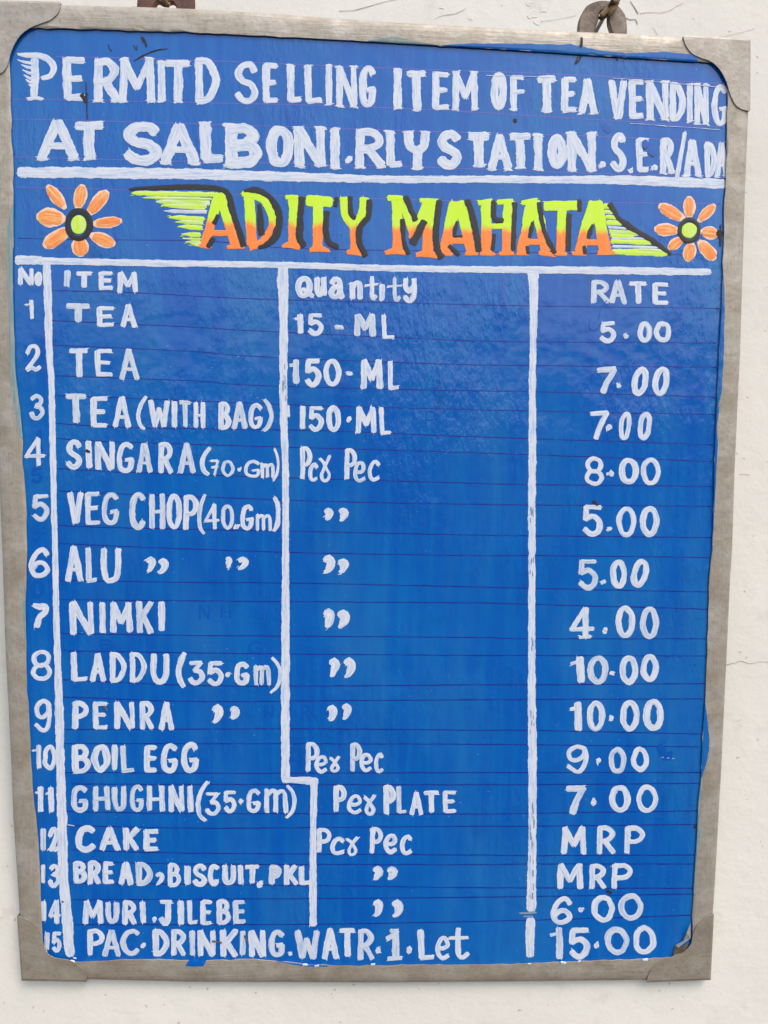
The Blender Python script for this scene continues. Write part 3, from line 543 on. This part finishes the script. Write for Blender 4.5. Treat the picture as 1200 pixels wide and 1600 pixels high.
# ---------------------------------------------------------------- lettering: one painted word per entry, each letter a piece of it
WORDS = r"""
E 98 87 136 159 12|R 146 90 187 160 12|M 186 89 242 161 11|I 243 94 262 160 10|T 256 92 300 161 12|D 303 89 342 163 11 ;h
S 366 96 404 162 10|E 410 97 437 162 10|L 448 100 473 162 10|L 475 101 506 163 10|I 508 100 520 165 9|N 525 102 559 168 9|G 561 102 588 167 10 ;h
I 614 106 629 171 11|T 633 108 669 174 12|E 675 110 704 173 10|M 707 111 747 173 9 ;h
O 767 113 792 172 11|F 797 115 822 174 9 ;h
T 836 117 872 177 12|E 877 118 903 177 10|A 904 121 933 179 10 ;h
V 951 124 980 186 10|E 982 122 1008 187 10|N 1009 126 1046 188 10|D 1045 128 1071 190 9|I 1073 130 1083 191 8|N 1085 130 1108 195 8|G 1113 131 1138 197 8 ;h
A 59 185 122 251 14|T 113 188 165 251 15 ;h
S 191 190 253 258 16|A 251 191 311 258 15|L 311 190 354 256 16|B 351 192 410 263 17|O 416 196 459 262 15|N 459 197 510 262 14|I 514 199 533 265 13|. 538 240 552 259 11|R 555 200 602 263 12|L 602 203 631 263 12|Y 630 204 674 266 13 ;h
S 681 203 722 264 14|T 728 205 768 262 14|A 763 208 800 267 11|T 793 206 832 265 12|I 831 208 851 267 12|O 856 209 885 264 13|N 885 205 933 269 13|. 934 249 947 266 10 ;h
S 954 207 979 269 10|. 982 260 990 272 6|E 994 213 1016 270 9|. 1017 254 1027 270 8|R 1031 215 1054 272 9|/ 1055 206 1073 279 6|A 1068 217 1096 277 9|D 1100 221 1120 277 8|A 1117 222 1138 278 7 ;h
N 28 418 53 447 7|O 54 424 66 447 6
I 100 421 110 450 9|T 117 423 146 451 8|E 153 423 179 454 8|M 184 424 215 459 8
Q 461 431 490 466 9|u 491 432 511 465 8|a 513 432 538 468 9|n 544 437 567 469 8|t 573 430 590 470 6|i 592 442 602 471 8|t 608 432 627 472 6|y 629 433 652 474 8
R 923 437 953 475 8|A 953 437 979 475 8|T 981 439 1012 476 8|E 1019 440 1046 477 8
1 40 468 54 500 6
T 101 473 143 505 10|E 151 477 180 512 8|A 188 474 215 513 8
1 459 489 476 523 9|5 480 488 506 525 8|- 521 508 538 515 7|M 554 489 587 527 9|L 595 490 618 530 7
5 936 501 963 536 8|. 973 520 983 530 8|0 996 502 1019 535 8|0 1022 502 1049 535 8
2 38 537 66 582 7
T 107 543 140 590 9|E 148 544 177 589 8|A 186 544 218 595 8
1 452 560 469 601 9|5 475 559 502 605 9|0 506 560 533 604 8|- 539 579 552 588 7|M 563 560 598 609 9|L 605 563 625 610 7
7 931 572 965 617 9|. 960 597 972 607 9|/0 984 573 1016 619 9|/0 1017 572 1049 619 9
3 46 615 70 656 7
T 100 614 137 662 10|E 141 618 170 669 9|A 177 619 205 669 8|( 213 617 231 673 6|W 232 624 265 669 8|I 267 626 278 669 8|T 278 625 300 668 7|H 302 627 321 670 7|B 341 627 361 672 8|A 362 627 387 672 8|G 388 630 411 671 7|) 408 622 427 676 7
| 448 633 453 652 4
I 468 633 478 672 8|5 481 633 506 675 8|0 510 634 533 675 8|. 539 649 550 662 9|M 556 634 588 678 8|L 592 635 613 680 7
7 920 640 953 688 8|. 945 662 957 674 9|/0 965 643 989 688 7|/0 993 643 1022 688 8
4 37 682 72 729 7
S 102 687 129 734 9|I 131 687 146 733 9|N 148 689 180 736 9|G 183 690 210 739 8|A 213 691 239 740 8|R 247 691 271 741 8|A 278 691 306 741 8|( 312 697 332 745 7|7b 328 717 342 744 4|0 346 719 366 745 5|. 370 728 378 738 5|G 382 719 407 747 5|m 406 722 429 748 5|) 425 700 437 752 4
P 468 697 488 749 7|c 481 722 498 753 6|r 498 710 518 753 5|P 538 700 558 750 7|e 551 720 573 755 6|c 574 718 595 752 6
8 913 713 944 759 7|. 948 732 959 748 8|0 967 715 998 757 9|0 1001 715 1032 759 8
5 49 771 77 815 8
V 105 768 131 820 9|E 133 767 157 821 8|G 159 769 187 821 8|C 202 769 228 828 9|H 233 770 258 828 8|O 260 771 284 827 8|P 286 772 310 829 8|( 307 771 324 836 6|4 318 786 344 828 6|0 345 788 366 828 6|. 365 817 376 828 7|G 375 788 397 829 7|m 398 802 425 831 5|) 424 775 439 832 7
5 909 787 943 838 9|. 947 821 956 832 8|0 963 791 994 839 8|0 1000 791 1031 839 9
6 44 855 79 902 8
A 102 852 130 910 9|L 133 854 154 911 8|U 157 855 190 911 9
5 902 872 935 922 9|. 937 904 947 914 8|0 953 874 980 920 9|/0 983 873 1017 919 9
C7 48 940 77 982 9
N 108 938 147 994 10|I 154 939 166 990 9|M 172 939 207 990 9|K 213 938 240 991 9|I 247 938 258 988 9
F4 888 947 931 1000 9|. 939 979 952 992 9|0 962 946 992 998 9|0 1000 948 1030 999 9
8 48 1015 81 1064 7
L 110 1017 138 1066 9|A 141 1019 166 1066 8|D 170 1019 197 1067 8|D 202 1018 228 1067 8|U 235 1019 265 1069 9|( 275 1017 293 1076 9|Z3 294 1031 320 1070 8|5 323 1032 350 1072 8|. 353 1047 361 1060 8|G 366 1034 390 1071 8|m 395 1038 423 1072 6|) 419 1025 441 1085 6
1 891 1024 915 1069 11|0 918 1024 950 1070 9|. 952 1047 961 1056 8|0 969 1024 997 1070 9|0 1001 1022 1029 1066 9
9 53 1092 82 1144 7
P 112 1094 139 1141 9|E 145 1095 170 1141 8|N 178 1095 211 1141 9|R 218 1095 241 1141 8|A 248 1096 272 1142 8
1 889 1095 910 1143 11|0 917 1094 945 1143 9|. 950 1116 960 1128 9|0 969 1093 999 1143 9|0 1005 1092 1038 1142 10
1 51 1163 66 1202 7|0 67 1164 88 1204 7
B 112 1162 142 1209 9|O 143 1163 172 1207 10|I 174 1163 184 1205 8|L 188 1164 212 1208 8|E 225 1163 247 1208 9|G 251 1161 279 1209 9|G 283 1160 311 1208 9
P 478 1159 499 1207 7|e 491 1179 513 1209 6|r 514 1180 532 1207 5|P 547 1160 565 1207 7|e 562 1176 583 1207 6|c 584 1175 600 1208 6
9 884 1163 920 1208 7|. 930 1183 940 1195 7|0 951 1167 979 1209 8|0 986 1167 1014 1206 8
1 55 1228 69 1270 8|1 71 1229 85 1271 8
G 111 1227 138 1270 8|H 145 1227 172 1268 8|U 175 1227 198 1268 8|G 203 1226 225 1269 7|H 229 1226 257 1269 8|N 263 1226 288 1270 8|I 293 1226 303 1271 8|( 305 1219 328 1285 7|Z3 320 1236 345 1275 7|5 348 1234 370 1271 7|. 373 1247 381 1257 7|G 385 1232 408 1271 7|m 411 1230 450 1272 7|) 444 1226 464 1280 6
P 521 1226 542 1270 8|e 543 1241 567 1273 6|r 567 1240 588 1274 6|P 599 1226 618 1273 8|L 619 1227 637 1272 7|A 640 1236 662 1275 7|T 660 1235 688 1271 8|E 692 1234 714 1271 7
7 882 1226 917 1275 10|. 920 1246 937 1260 10|0 952 1227 985 1270 9|0 994 1226 1028 1270 8
| 62 1293 73 1331 8|2 75 1292 93 1333 7
C 118 1290 150 1332 10|A 155 1291 189 1331 9|K 192 1292 218 1330 9|E 224 1294 250 1331 9
P 495 1293 518 1333 7|c 515 1307 540 1337 7|r 540 1306 560 1337 5|P 578 1292 599 1334 7|e 599 1302 622 1335 7|c 624 1303 646 1337 7
M 877 1290 916 1336 9|R 932 1290 962 1336 8|P 975 1290 1008 1335 8
| 64 1350 71 1381 6|3 75 1349 95 1387 7
B 114 1345 136 1380 8|R 137 1344 158 1383 8|E 160 1345 180 1382 8|A 185 1346 209 1384 9|D 211 1347 238 1384 9|, 240 1362 257 1386 7|B 262 1348 283 1386 7|I 288 1351 298 1384 9|S 300 1350 323 1385 8|C 325 1349 343 1385 8|U 347 1350 369 1383 8|I 370 1350 382 1383 8|T 381 1350 407 1382 8|. 400 1374 413 1388 10|P 420 1351 440 1384 9|K 443 1350 466 1384 8|L 467 1352 486 1384 8
M 871 1348 911 1391 9|R 920 1349 948 1390 8|P 955 1349 989 1390 8
| 63 1406 73 1440 8|4 75 1405 96 1445 7
M 130 1406 161 1445 8|U 165 1408 186 1444 8|R 191 1406 214 1446 8|I 219 1408 228 1444 8|. 236 1432 246 1442 8|J 247 1405 272 1447 9|I 276 1406 289 1446 9|L 292 1406 310 1445 7|E 313 1405 333 1446 8|B 338 1405 361 1445 8|E 364 1405 385 1445 8
6 860 1400 895 1444 8|. 904 1415 913 1427 8|0 924 1398 961 1441 9|0 966 1396 1005 1438 9
| 69 1455 77 1486 7|5 80 1455 97 1489 7
P 136 1451 163 1494 8|A 160 1452 189 1496 8|C 189 1451 219 1493 8|. 219 1472 229 1482 8|D 237 1451 264 1494 9|R 267 1451 291 1495 8|I 295 1452 306 1495 8|N 308 1452 338 1496 9|K 343 1451 372 1497 9|I 374 1452 384 1494 8|N 388 1452 416 1497 9|G 420 1452 446 1496 9|. 449 1486 457 1494 7|W 460 1452 499 1500 9|A 503 1449 530 1501 9|T 528 1449 557 1497 9|R 559 1451 585 1501 8|. 585 1478 599 1490 10|F1 600 1449 632 1502 10|. 633 1478 646 1491 10|L 652 1451 681 1501 9|e 680 1462 704 1501 7|t2 699 1448 735 1500 8
1 859 1447 881 1500 10|5 887 1448 923 1499 10|. 927 1470 938 1482 9|0 945 1448 983 1492 9|0 989 1446 1025 1492 9
"""
# the large first letter with feathered strokes on its left
first = None
for line in WORDS.strip().split('\n'):
    head = line.endswith(';h'); body = line.replace(';h', '').strip()
    if body.startswith('| '): items = [('|',) + tuple(body[2:].split('|')[0].split())] + [tuple(t.split()) for t in body[2:].split('|')[1:] if t.strip()]
    else: items = [tuple(t.split()) for t in body.split('|')]
    digits = all(not i[0].isalpha() or i[0] in ('F4', 'C7') for i in items)
    wd_ = empty('painted_number' if digits else 'painted_word', board)
    if first is None: first = wd_
    for it in items:
        g, (x0, y0, x1, y1, ww) = it[0], map(float, it[1:])
        nm = 'numeral' if g == '|' and len(items) > 1 else None
        glyph(g, x0, y0, x1, y1, ww, wd_, M_PALE if (not head and random.random() < .18) else M_WHITE, feet=head, bristle=2 if head else 1, contrast=.10 if head else .12, name=nm)
mb = MB()
stroke(mb, [(54, 94), (54, 120), (53, 148)], 6.0, True, .5, .12); stroke(mb, [(28, 85, .4), (42, 86, .8), (60, 87, 1), (76, 93, 1.1), (84, 105, 1.1), (79, 118, 1), (66, 122, .7)], 4.6, True, .5, .1, bristle=1)
stroke(mb, [(44, 155, .8), (55, 153, 1.2), (66, 155, .8)], 3.0, True, .6, .2, bristle=2)
for a_, b_, hw in (((27, 93), (52, 99), 2.2), ((33, 101), (52, 107), 2.2), ((35, 109), (52, 115), 2.2), ((37, 117), (52, 123), 2.1), ((40, 124), (52, 130), 2.0), ((44, 131), (53, 137), 1.6)):
    stroke(mb, [(a_[0], a_[1], .3), ((a_[0] + b_[0]) / 2, (a_[1] + b_[1]) / 2 + 1, 1), (b_[0], b_[1], 1)], hw, True, .3, .2)
mb.build('letter', M_WHITE, first)
# ditto marks
for x0, y0, x1, y1, ww in ((503, 793, 521, 816, 11), (526, 793, 544, 818, 10), (225, 869, 243, 897, 10), (243, 871, 264, 900, 10), (350, 869, 363, 890, 9), (368, 869, 389, 893, 9), (501, 867, 525, 899, 12), (524, 872, 545, 899, 12), (502, 950, 522, 985, 13), (523, 952, 547, 986, 13),
    (511, 1027, 531, 1062, 12), (533, 1026, 556, 1063, 12), (328, 1100, 349, 1134, 12), (356, 1102, 374, 1128, 12), (508, 1100, 528, 1131, 12), (531, 1098, 550, 1128, 11), (579, 1353, 598, 1379, 11), (601, 1353, 621, 1379, 12), (580, 1404, 599, 1436, 11), (608, 1405, 631, 1437, 12)):
    glyph(',', x0, y0, x1, y1, ww, board, M_WHITE, bristle=1, contrast=0, name='ditto_mark', ragged=.08)
# ---------------------------------------------------------------- the two-tone name with black shade and wings
def sset(parent, name, m, strokes, **k):
    mb = MB()
    for s_ in strokes: stroke(mb, s_[0], s_[1] * k.get('w', 1), len(s_[0]) > 2, k.get('cap', .35), k.get('rag', .06), .00005, k.get('base', .00018), bristle=k.get('br', 0))
    return mb.build(name, m, parent)
NAME1 = [([[((342, 304), (320, 383)), 7.5], [((345, 304), (369, 384)), 8.5], [((334, 364), (364, 364)), 4.5], [((313, 384), (328, 386)), 3.2], [((356, 386), (381, 386)), 3]],
          [[((334, 349), (341, 336)), 3], [((325, 386), (333, 372)), 3.2], [((346, 296), (356, 303), (363, 328), (373, 360), (380, 384)), 4.2]]),
         ([[((389, 306), (391, 340), (394, 382)), 8.2], [((379, 303, .6), (392, 304, 1), (412, 312, 1), (426, 335, 1.1), (425, 358, 1.1), (412, 377, 1), (391, 386, .8)), 6.6]],
          [[((382, 298, .5), (402, 297, 1), (424, 311, 1), (436, 338, 1.2), (432, 365, 1.2), (419, 381, 1), (404, 387, .6)), 4.2], [((405, 320, .6), (407, 340), (409, 366, 1)), 4.6]]),
         ([[((458, 309), (459, 345), (458, 376)), 8], [((442, 385, .6), (456, 382, 1.3), (468, 387, .8)), 4.5], [((447, 308), (465, 308)), 3.2]],
          [[((471, 309), (469, 350), (468, 370), (475, 384)), 4.6]]),
         ([[((481, 313), (517, 316)), 8.6], [((497, 318), (497, 350), (496, 384)), 8], [((485, 391, .7), (498, 388, 1.3), (514, 392, .6)), 4.2]],
          [[((526, 309), (524, 322)), 3], [((511, 331), (509, 362), (514, 379), (528, 386)), 4]]),
         ([[((538, 310), (541, 335), (553, 354)), 7.4], [((570, 311), (567, 335), (555, 353)), 8], [((553, 354), (554, 390)), 6.6], [((543, 394, .7), (555, 393, 1.2), (568, 398, .6)), 5]],
          [[((547, 308), (548, 334), (555, 340)), 3.4], [((577, 313), (575, 338), (563, 355), (561, 378), (571, 399)), 4.2]])]
NAME2 = [([[((620, 312), (621, 350), (621, 390)), 8], [((607, 309), (628, 310)), 4.5], [((603, 395, .7), (620, 392, 1.2), (636, 396, .7)), 4.6], [((630, 312), (648, 374)), 7], [((669, 314), (645, 372)), 7], [((674, 314), (668, 394)), 9], [((651, 398, .7), (668, 396, 1.2), (688, 401, .7)), 4.6], [((657, 313), (683, 314)), 3.5]],
          [[((634, 308), (649, 344)), 4.2], [((629, 343), (631, 376), (638, 396)), 3.2], [((663, 346), (645, 380)), 5], [((687, 314), (681, 356), (682, 386), (690, 402)), 4.4]]),
         ([[((711, 318), (695, 391)), 9], [((718, 317), (738, 392)), 9], [((702, 376), (734, 376)), 5], [((684, 396), (706, 397)), 3], [((728, 396), (746, 396)), 3]],
          [[((730, 313), (740, 345), (748, 392)), 4.6], [((714, 346, .5), (711, 358, 1), (709, 369, .7)), 3], [((709, 369), (722, 369)), 1.8], [((702, 384), (707, 389), (717, 398)), 3]]),
         ([[((760, 316), (760, 394)), 8], [((794, 316), (792, 393)), 8], [((762, 354), (793, 353)), 4.5], [((748, 317), (768, 314)), 4], [((778, 316), (801, 314)), 4], [((751, 396), (772, 397)), 3], [((781, 396), (802, 396)), 3]],
          [[((771, 314), (772, 340), (786, 344)), 3.6], [((804, 317), (803, 360), (802, 390)), 3.5], [((772, 366), (770, 390)), 2.8]]),
         ([[((830, 317), (816, 392)), 8.4], [((836, 316), (853, 391)), 8.4], [((822, 378), (850, 378)), 4.4], [((808, 396), (824, 396)), 3], [((843, 395), (865, 398)), 3.4], [((816, 317), (838, 313)), 3.6]],
          [[((842, 317), (850, 360), (867, 395)), 3.4], [((832, 347, .5), (830, 358, 1), (827, 371, .8)), 3.2], [((824, 385), (825, 396)), 2.4]]),
         ([[((852, 322), (902, 321)), 7.6], [((879, 328), (876, 392)), 7.2], [((868, 396), (885, 397)), 3]],
          [[((905, 312), (906, 329)), 3], [((889, 335), (888, 391)), 3.6]]),
         ([[((927, 317), (906, 392)), 8.4], [((932, 317), (946, 392)), 9.4], [((912, 379), (942, 379)), 4.4], [((895, 396), (915, 397)), 3], [((935, 395), (960, 395)), 3.4]],
          [[((926, 351, .5), (922, 362, 1), (919, 372, .8)), 3.4], [((912, 385), (915, 396)), 2.8]])]
for nm in (NAME1, NAME2):
    wd_ = empty('painted_word', board); wd_['label'] = 'painted name in lime and orange letters with black shading'
    for fill, shade in nm:
        L_ = sset(wd_, 'letter', M_TWO, fill, br=1)
        if shade: sset(wd_, 'letter_shade', M_BLACK, shade, base=.00030, rag=.14, w=1.15)
wing = empty('painted_wing', board); wing['label'] = 'lime wing of brush strokes left of the painted name'
for a_, b_, hw, m in (((206, 302), (334, 304), 4.2, M_GREEN), ((225, 309), (330, 311), 2.4, M_LIME2), ((244, 315), (326, 317), 4.6, M_LIME2), ((252, 321), (322, 322), 3.2, M_GREEN), ((258, 330), (322, 331), 3.2, M_PALE), ((266, 324), (320, 326), 2.0, M_GREEN), ((264, 340), (318, 342), 4, M_GREEN), ((275, 347), (316, 348), 3.6, M_LIME2), ((279, 354), (315, 356), 4.0, M_GREEN), ((284, 366), (312, 367), 4.2, M_GREEN), ((286, 373), (313, 374), 2.2, M_LIME2), ((290, 378), (312, 380), 4.0, M_LIME2), ((296, 383), (312, 384), 1.6, M_LIME2)):
    mb = MB(); stroke(mb, [(a_[0], a_[1], .25), (a_[0] + 14, a_[1], .9), ((a_[0] + b_[0]) / 2, (a_[1] + b_[1]) / 2, 1), (b_[0], b_[1], .9)], hw, True, .4, .10, .0001, .00008, bristle=1)
    mb.build('wing_stroke', m, wing)
sset(wing, 'wing_edge', M_BLACK, [[((202, 296, .4), (222, 294, .8), (250, 293, 1), (300, 292, 1.1), (330, 293, 1), (350, 297, 1.1)), 4.0]], rag=.12)
wing = empty('painted_wing', board); wing['label'] = 'lime wing of brush strokes right of the painted name'
for a_, b_, hw, m in (((944, 322), (956, 323), 4.5, M_GREEN), ((945, 331), (961, 332), 3.4, M_LIME2), ((947, 339), (967, 340), 3.6, M_GREEN), ((949, 348), (974, 349), 4.4, M_GREEN), ((951, 355), (981, 357), 2.2, M_PALE), ((953, 362), (998, 365), 4.0, M_LIME2), ((955, 368), (990, 369), 3.0, M_GREEN), ((956, 377), (1022, 379), 4.0, M_GREEN), ((957, 372), (1010, 373), 1.8, M_WHITE), ((958, 385), (1028, 387), 2.2, M_WHITE), ((958, 393), (1042, 396), 5.0, M_GREEN), ((1000, 390), (1040, 392), 2.4, M_LIME2)):
    mb = MB(); stroke(mb, [(a_[0], a_[1], .9), ((a_[0] + b_[0]) / 2, (a_[1] + b_[1]) / 2, 1), (b_[0] - 6, b_[1], .9), (b_[0], b_[1], .5)], hw, True, .4, .10, .0001, .00008, bristle=1)
    mb.build('wing_stroke', m, wing)
sset(wing, 'wing_edge', M_BLACK, [[((953, 319, 1.2), (960, 330, 1), (968, 342, 1), (985, 356, 1.2), (1010, 370, 1.1), (1030, 384, 1), (1048, 397, .6)), 4.0]], rag=.16)
# flowers
def flower(cx, cy, rx, ry, ring_rx, ring_ry, petals, lab):
    fl = empty('painted_flower', board); fl['label'] = lab
    for (tx, ty), (bx, by), wd_ in petals:
        mb = MB(); dx, dy = tx - bx, ty - by
        q = lambda t, e=0: (bx + dx * t, by + dy * t)
        stroke(mb, [(*q(0), .35), (*q(.2), .75), (*q(.5), 1.0), (*q(.8), .85), (*q(1), .35)], wd_ * .5, True, .25, .06, .00008, .00008, zz=0)
        p_ = mb.build('petal', M_PEACH, fl)
        mb = MB()
        for e, k in ((-.26, .5), (.22, .52), (0, .6)):
            nx_, ny_ = -dy, dx; Ln = math.hypot(dx, dy); nx_ /= Ln; ny_ /= Ln; oo = e * wd_ * .55
            stroke(mb, [(bx + dx * t + nx_ * oo, by + dy * t + ny_ * oo, f) for t, f in ((.14, .5), (.35, .9), (.6, 1), (.8, .8), (.93, .4))], wd_ * .5 * k, True, .3, .14, .00006, .00018)
        mb.build('petal_fill', M_ORANGE, fl)
    mb = MB(); stroke(mb, [(cx + ring_rx * math.cos(a * .5236), cy + ring_ry * math.sin(a * .5236), random.uniform(.85, 1.15)) for a in range(12)], (ring_rx - rx) * .5 + 2.4, True, closed=True, ragged=.05, thick=.0001, base=.0003)
    mb.build('flower_ring', M_BLACK, fl)
    mb = MB()
    stroke(mb, [(cx, cy + ry * .86 * math.sin(a), max(.15, math.cos(a))) for a in (-1.35, -1.0, -.6, -.2, .2, .6, 1.0, 1.35)], rx * .95, True, .1, .05, .00008, .00045)
    mb.build('flower_centre', M_GREEN, fl)
flower(123, 351, 13, 17, 17.5, 21.5, [((74, 290), (102, 326), 19), ((129, 289), (121, 327), 21), ((168, 299), (137, 335), 22), ((190, 345), (145, 350), 18), ((179, 382), (141, 367), 21), ((127, 400), (123, 371), 28), ((69, 385), (109, 358), 24), ((58, 338), (101, 342), 30)], 'orange flower with eight petals at the left of the painted name')
flower(1077, 360, 12, 14, 14.5, 17, [((1030, 321), (1069, 342), 21), ((1077, 307), (1077, 341), 19), ((1117, 320), (1091, 346), 16), ((1122, 366), (1095, 362), 21), ((1117, 405), (1092, 377), 22), ((1074, 408), (1081, 379), 20), ((1045, 389), (1068, 371), 16), ((1023, 358), (1061, 360), 20)], 'orange flower with eight petals at the right of the painted name')
# small damage: scratches, chips and dents painted as flat shading
def scratch(pts, hw, m=M_DARK, name='scratch', base=.0004):
    mb = MB(); stroke(mb, pts, hw, True, .5, .4, .00003, base); return mb.build(name, m, board)
scratch([(221, 57, .4), (225, 64, 1.2), (229, 72, .5)], 2.0); scratch([(169, 70), (172, 77), (174, 79)], .7); scratch([(209, 70), (213, 78), (214, 70)], .6)
scratch([(209, 95, .4), (225, 86, 1), (245, 78, 1), (262, 76, .5)], .8); scratch([(128, 148), (131, 153), (134, 158)], 3.0); scratch([(136, 146), (134, 152)], 1.4); scratch([(134, 128), (135, 150), (136, 186)], .8)
scratch([(909, 59), (909, 71)], 2.0, base=.0030); scratch([(905, 83), (899, 99), (906, 92), (907, 86)], 1.3); scratch([(966, 76), (966, 92)], 1.6, base=.0010); scratch([(964, 82), (970, 86)], 2.2, base=.0010)
scratch([(135, 704), (140, 706)], 2.4); scratch([(926, 783, .7), (929, 786, 1.2), (934, 789, .6)], 2.8); scratch([(1122, 364), (1126, 366), (1123, 370)], 4.5); scratch([(1126, 352), (1125, 384)], 1.4)
scratch([(948, 1392), (955, 1395)], 2.4); scratch([(163, 1104), (167, 1110)], 1.8, M_TAB, base=.0007); scratch([(803, 187), (806, 189)], 2.4); scratch([(1085, 1291), (1087, 1293)], 2.2)
scratch([(945, 195), (952, 205)], 5, M_GHOST_DENT, base=.00015); scratch([(1006, 222), (1010, 228)], 6, M_GHOST_DENT, base=.0005); scratch([(1018, 236), (1022, 241)], 7, M_GHOST_DENT, base=.0005); scratch([(1097, 138 + 225), (1097, 375)], .5, M_MAGENTA)
scratch([(97, 1408), (98, 1410)], 1.6, base=.0007); scratch([(382, 1462), (386, 1470)], 1.2, M_TAB, base=.0007); scratch([(332, 1471), (346, 1473)], 1.6, M_TAB, base=.0007)
scratch([(1031, 1165), (1036, 1178), (1046, 1182)], 6, M_GHOST_DENT, 'dent', .0001); [scratch([(x, y, .6), (x + 2.5, y - 1.2, 1), (x + 4, y + .3, .4)], 1.0, M_WORN_RIM, 'dent', .0003) for x, y in ((1033, 1184), (1042, 1185), (1050, 1186))]; scratch([(970, 1217), (975, 1219)], 8, M_GHOST_DENT, 'dent', .0001)  # dents: shaded hollow and lit lower rim painted in flat colour
scratch([(106, 1082 + 207), (116, 1290)], .7, M_PALE); scratch([(940, 505), (930, 515), (922, 512), (922, 500)], 1.2, M_GHOST_DENT, base=.0002); scratch([(948, 470), (940, 480), (935, 500)], 1.0, M_GHOST_DENT, base=.0002)
for pts in (((958, 122), (1000, 126), (1060, 131), (1120, 136)), ((985, 193), (1040, 197), (1125, 203)), ((760, 118), (860, 121))):
    for a_, b_ in zip(pts, pts[1:]): scratch([a_, ((a_[0] + b_[0]) / 2, (a_[1] + b_[1]) / 2 - .6, .6), b_], .5, M_PALE)
# ---------------------------------------------------------------- hangers behind the top rail, nails and twine
def tab(outer, inner, m, lab):
    pts = sm2(outer) + sm2(inner)
    t = plate('hanger_tab', pts, m, -.0062, -.0045, board, inset=1.0); t['label'] = lab
    return t
tab([(905, 70), (905, 40), (909, 22), (919, 8), (940, 1), (960, 5), (974, 19), (979, 36), (980, 75)], [(962, 72), (956, 48), (952, 34), (951, 20), (944, 15), (937, 19), (935, 32), (930, 46), (924, 70)], M_TAB, 'grey steel hanger with an open slot, right end of the top rail')
tab([(213, 40), (214, 10), (217, -14), (230, -34), (258, -42), (287, -34), (301, -12), (303, 10), (304, 42)], [(288, 38), (276, 12), (270, 2), (262, 3), (256, 5), (250, 3), (245, 1), (238, 12), (228, 36)], M_TAB2, 'rusty brown hanger, left end of the top rail')
def tube(mb, pts, r, n=8):
    vs = []; k = len(pts)
    for i, p in enumerate(pts):
        d = (pts[min(i + 1, k - 1)] - pts[max(i - 1, 0)]).normalized(); a_ = d.orthogonal().normalized(); b2 = d.cross(a_)
        vs += [p + (a_ * math.cos(j * 6.2832 / n) + b2 * math.sin(j * 6.2832 / n)) * r for j in range(n)]
    mb.add(vs, [(i * n + j, i * n + (j + 1) % n, (i + 1) * n + (j + 1) % n, (i + 1) * n + j) for i in range(k - 1) for j in range(n)] + [tuple(range(n))[::-1], tuple(range((k - 1) * n, k * n))])
Wd = lambda x, y, h: BOARD_O + BW @ P(x, y, h)
for (nx_, ny_), lab_n, lab_t, path in (
    ((961, -6), 'nail in the white wall above the grey steel hanger', 'brown twine knotted round the grey steel hanger at the right', [(958, -8, -.004), (962, 2, -.0025), (957, 10, -.001), (947, 20, -.0005), (939, 25, -.0045), (941, 18, -.010), (952, 6, -.012), (963, -2, -.010), (958, -8, -.004)]),
    ((258, -54), 'nail in the white wall above the rusty brown hanger', 'dark twine knotted round the rusty brown hanger at the left', [(254, -55, -.003), (252, -30, -.001), (255, -4, -.0005), (259, 6, -.003), (262, 0, -.010), (262, -30, -.012), (262, -54, -.008), (254, -55, -.003)])):
    b2 = PW(nx_, ny_, .072); a_ = Vector((b2.x, WALL_Y + .03, b2.z))
    mb = MB(); tube(mb, [a_, b2], .0016, 10); tube(mb, [b2, b2 + Vector((0, -.0014, 0))], .0042, 12)
    nl = mb.build('nail', M_TAB, None, False); nl['label'] = lab_n; nl['category'] = 'nail'; nl['group'] = 'nails holding the board'
    mb = MB()
    for off in (0, 1, 2):
        pts = smooth_pts([tuple(Wd(x + off * 2.0 * (1 if i % 2 else -.4), y + off * 1.2, h + off * .0006)) for i, (x, y, h) in enumerate(path)])
        q = []
        for p0, p1 in zip(path, path[1:]):
            for j in range(6): t = j / 6; q.append(Wd(*(u + (v_ - u) * t + (off * 1.6 if k2 < 2 else off * .0006) for k2, (u, v_) in enumerate(zip(p0, p1)))))
        tube(mb, q, .0013)
    if nx_ > 900:
        tube(mb, [Wd(957, 6, .0005), Wd(966, 3, .002), Wd(972, -6, .001)], .0009); tube(mb, [Wd(950, 14, .0008), Wd(940, 24, .001), Wd(938, 29, -.001)], .0022)
    tw = mb.build('twine', M_TWINE, None); tw['label'] = lab_t; tw['category'] = 'twine'; tw['group'] = 'twine ties of the hangers'
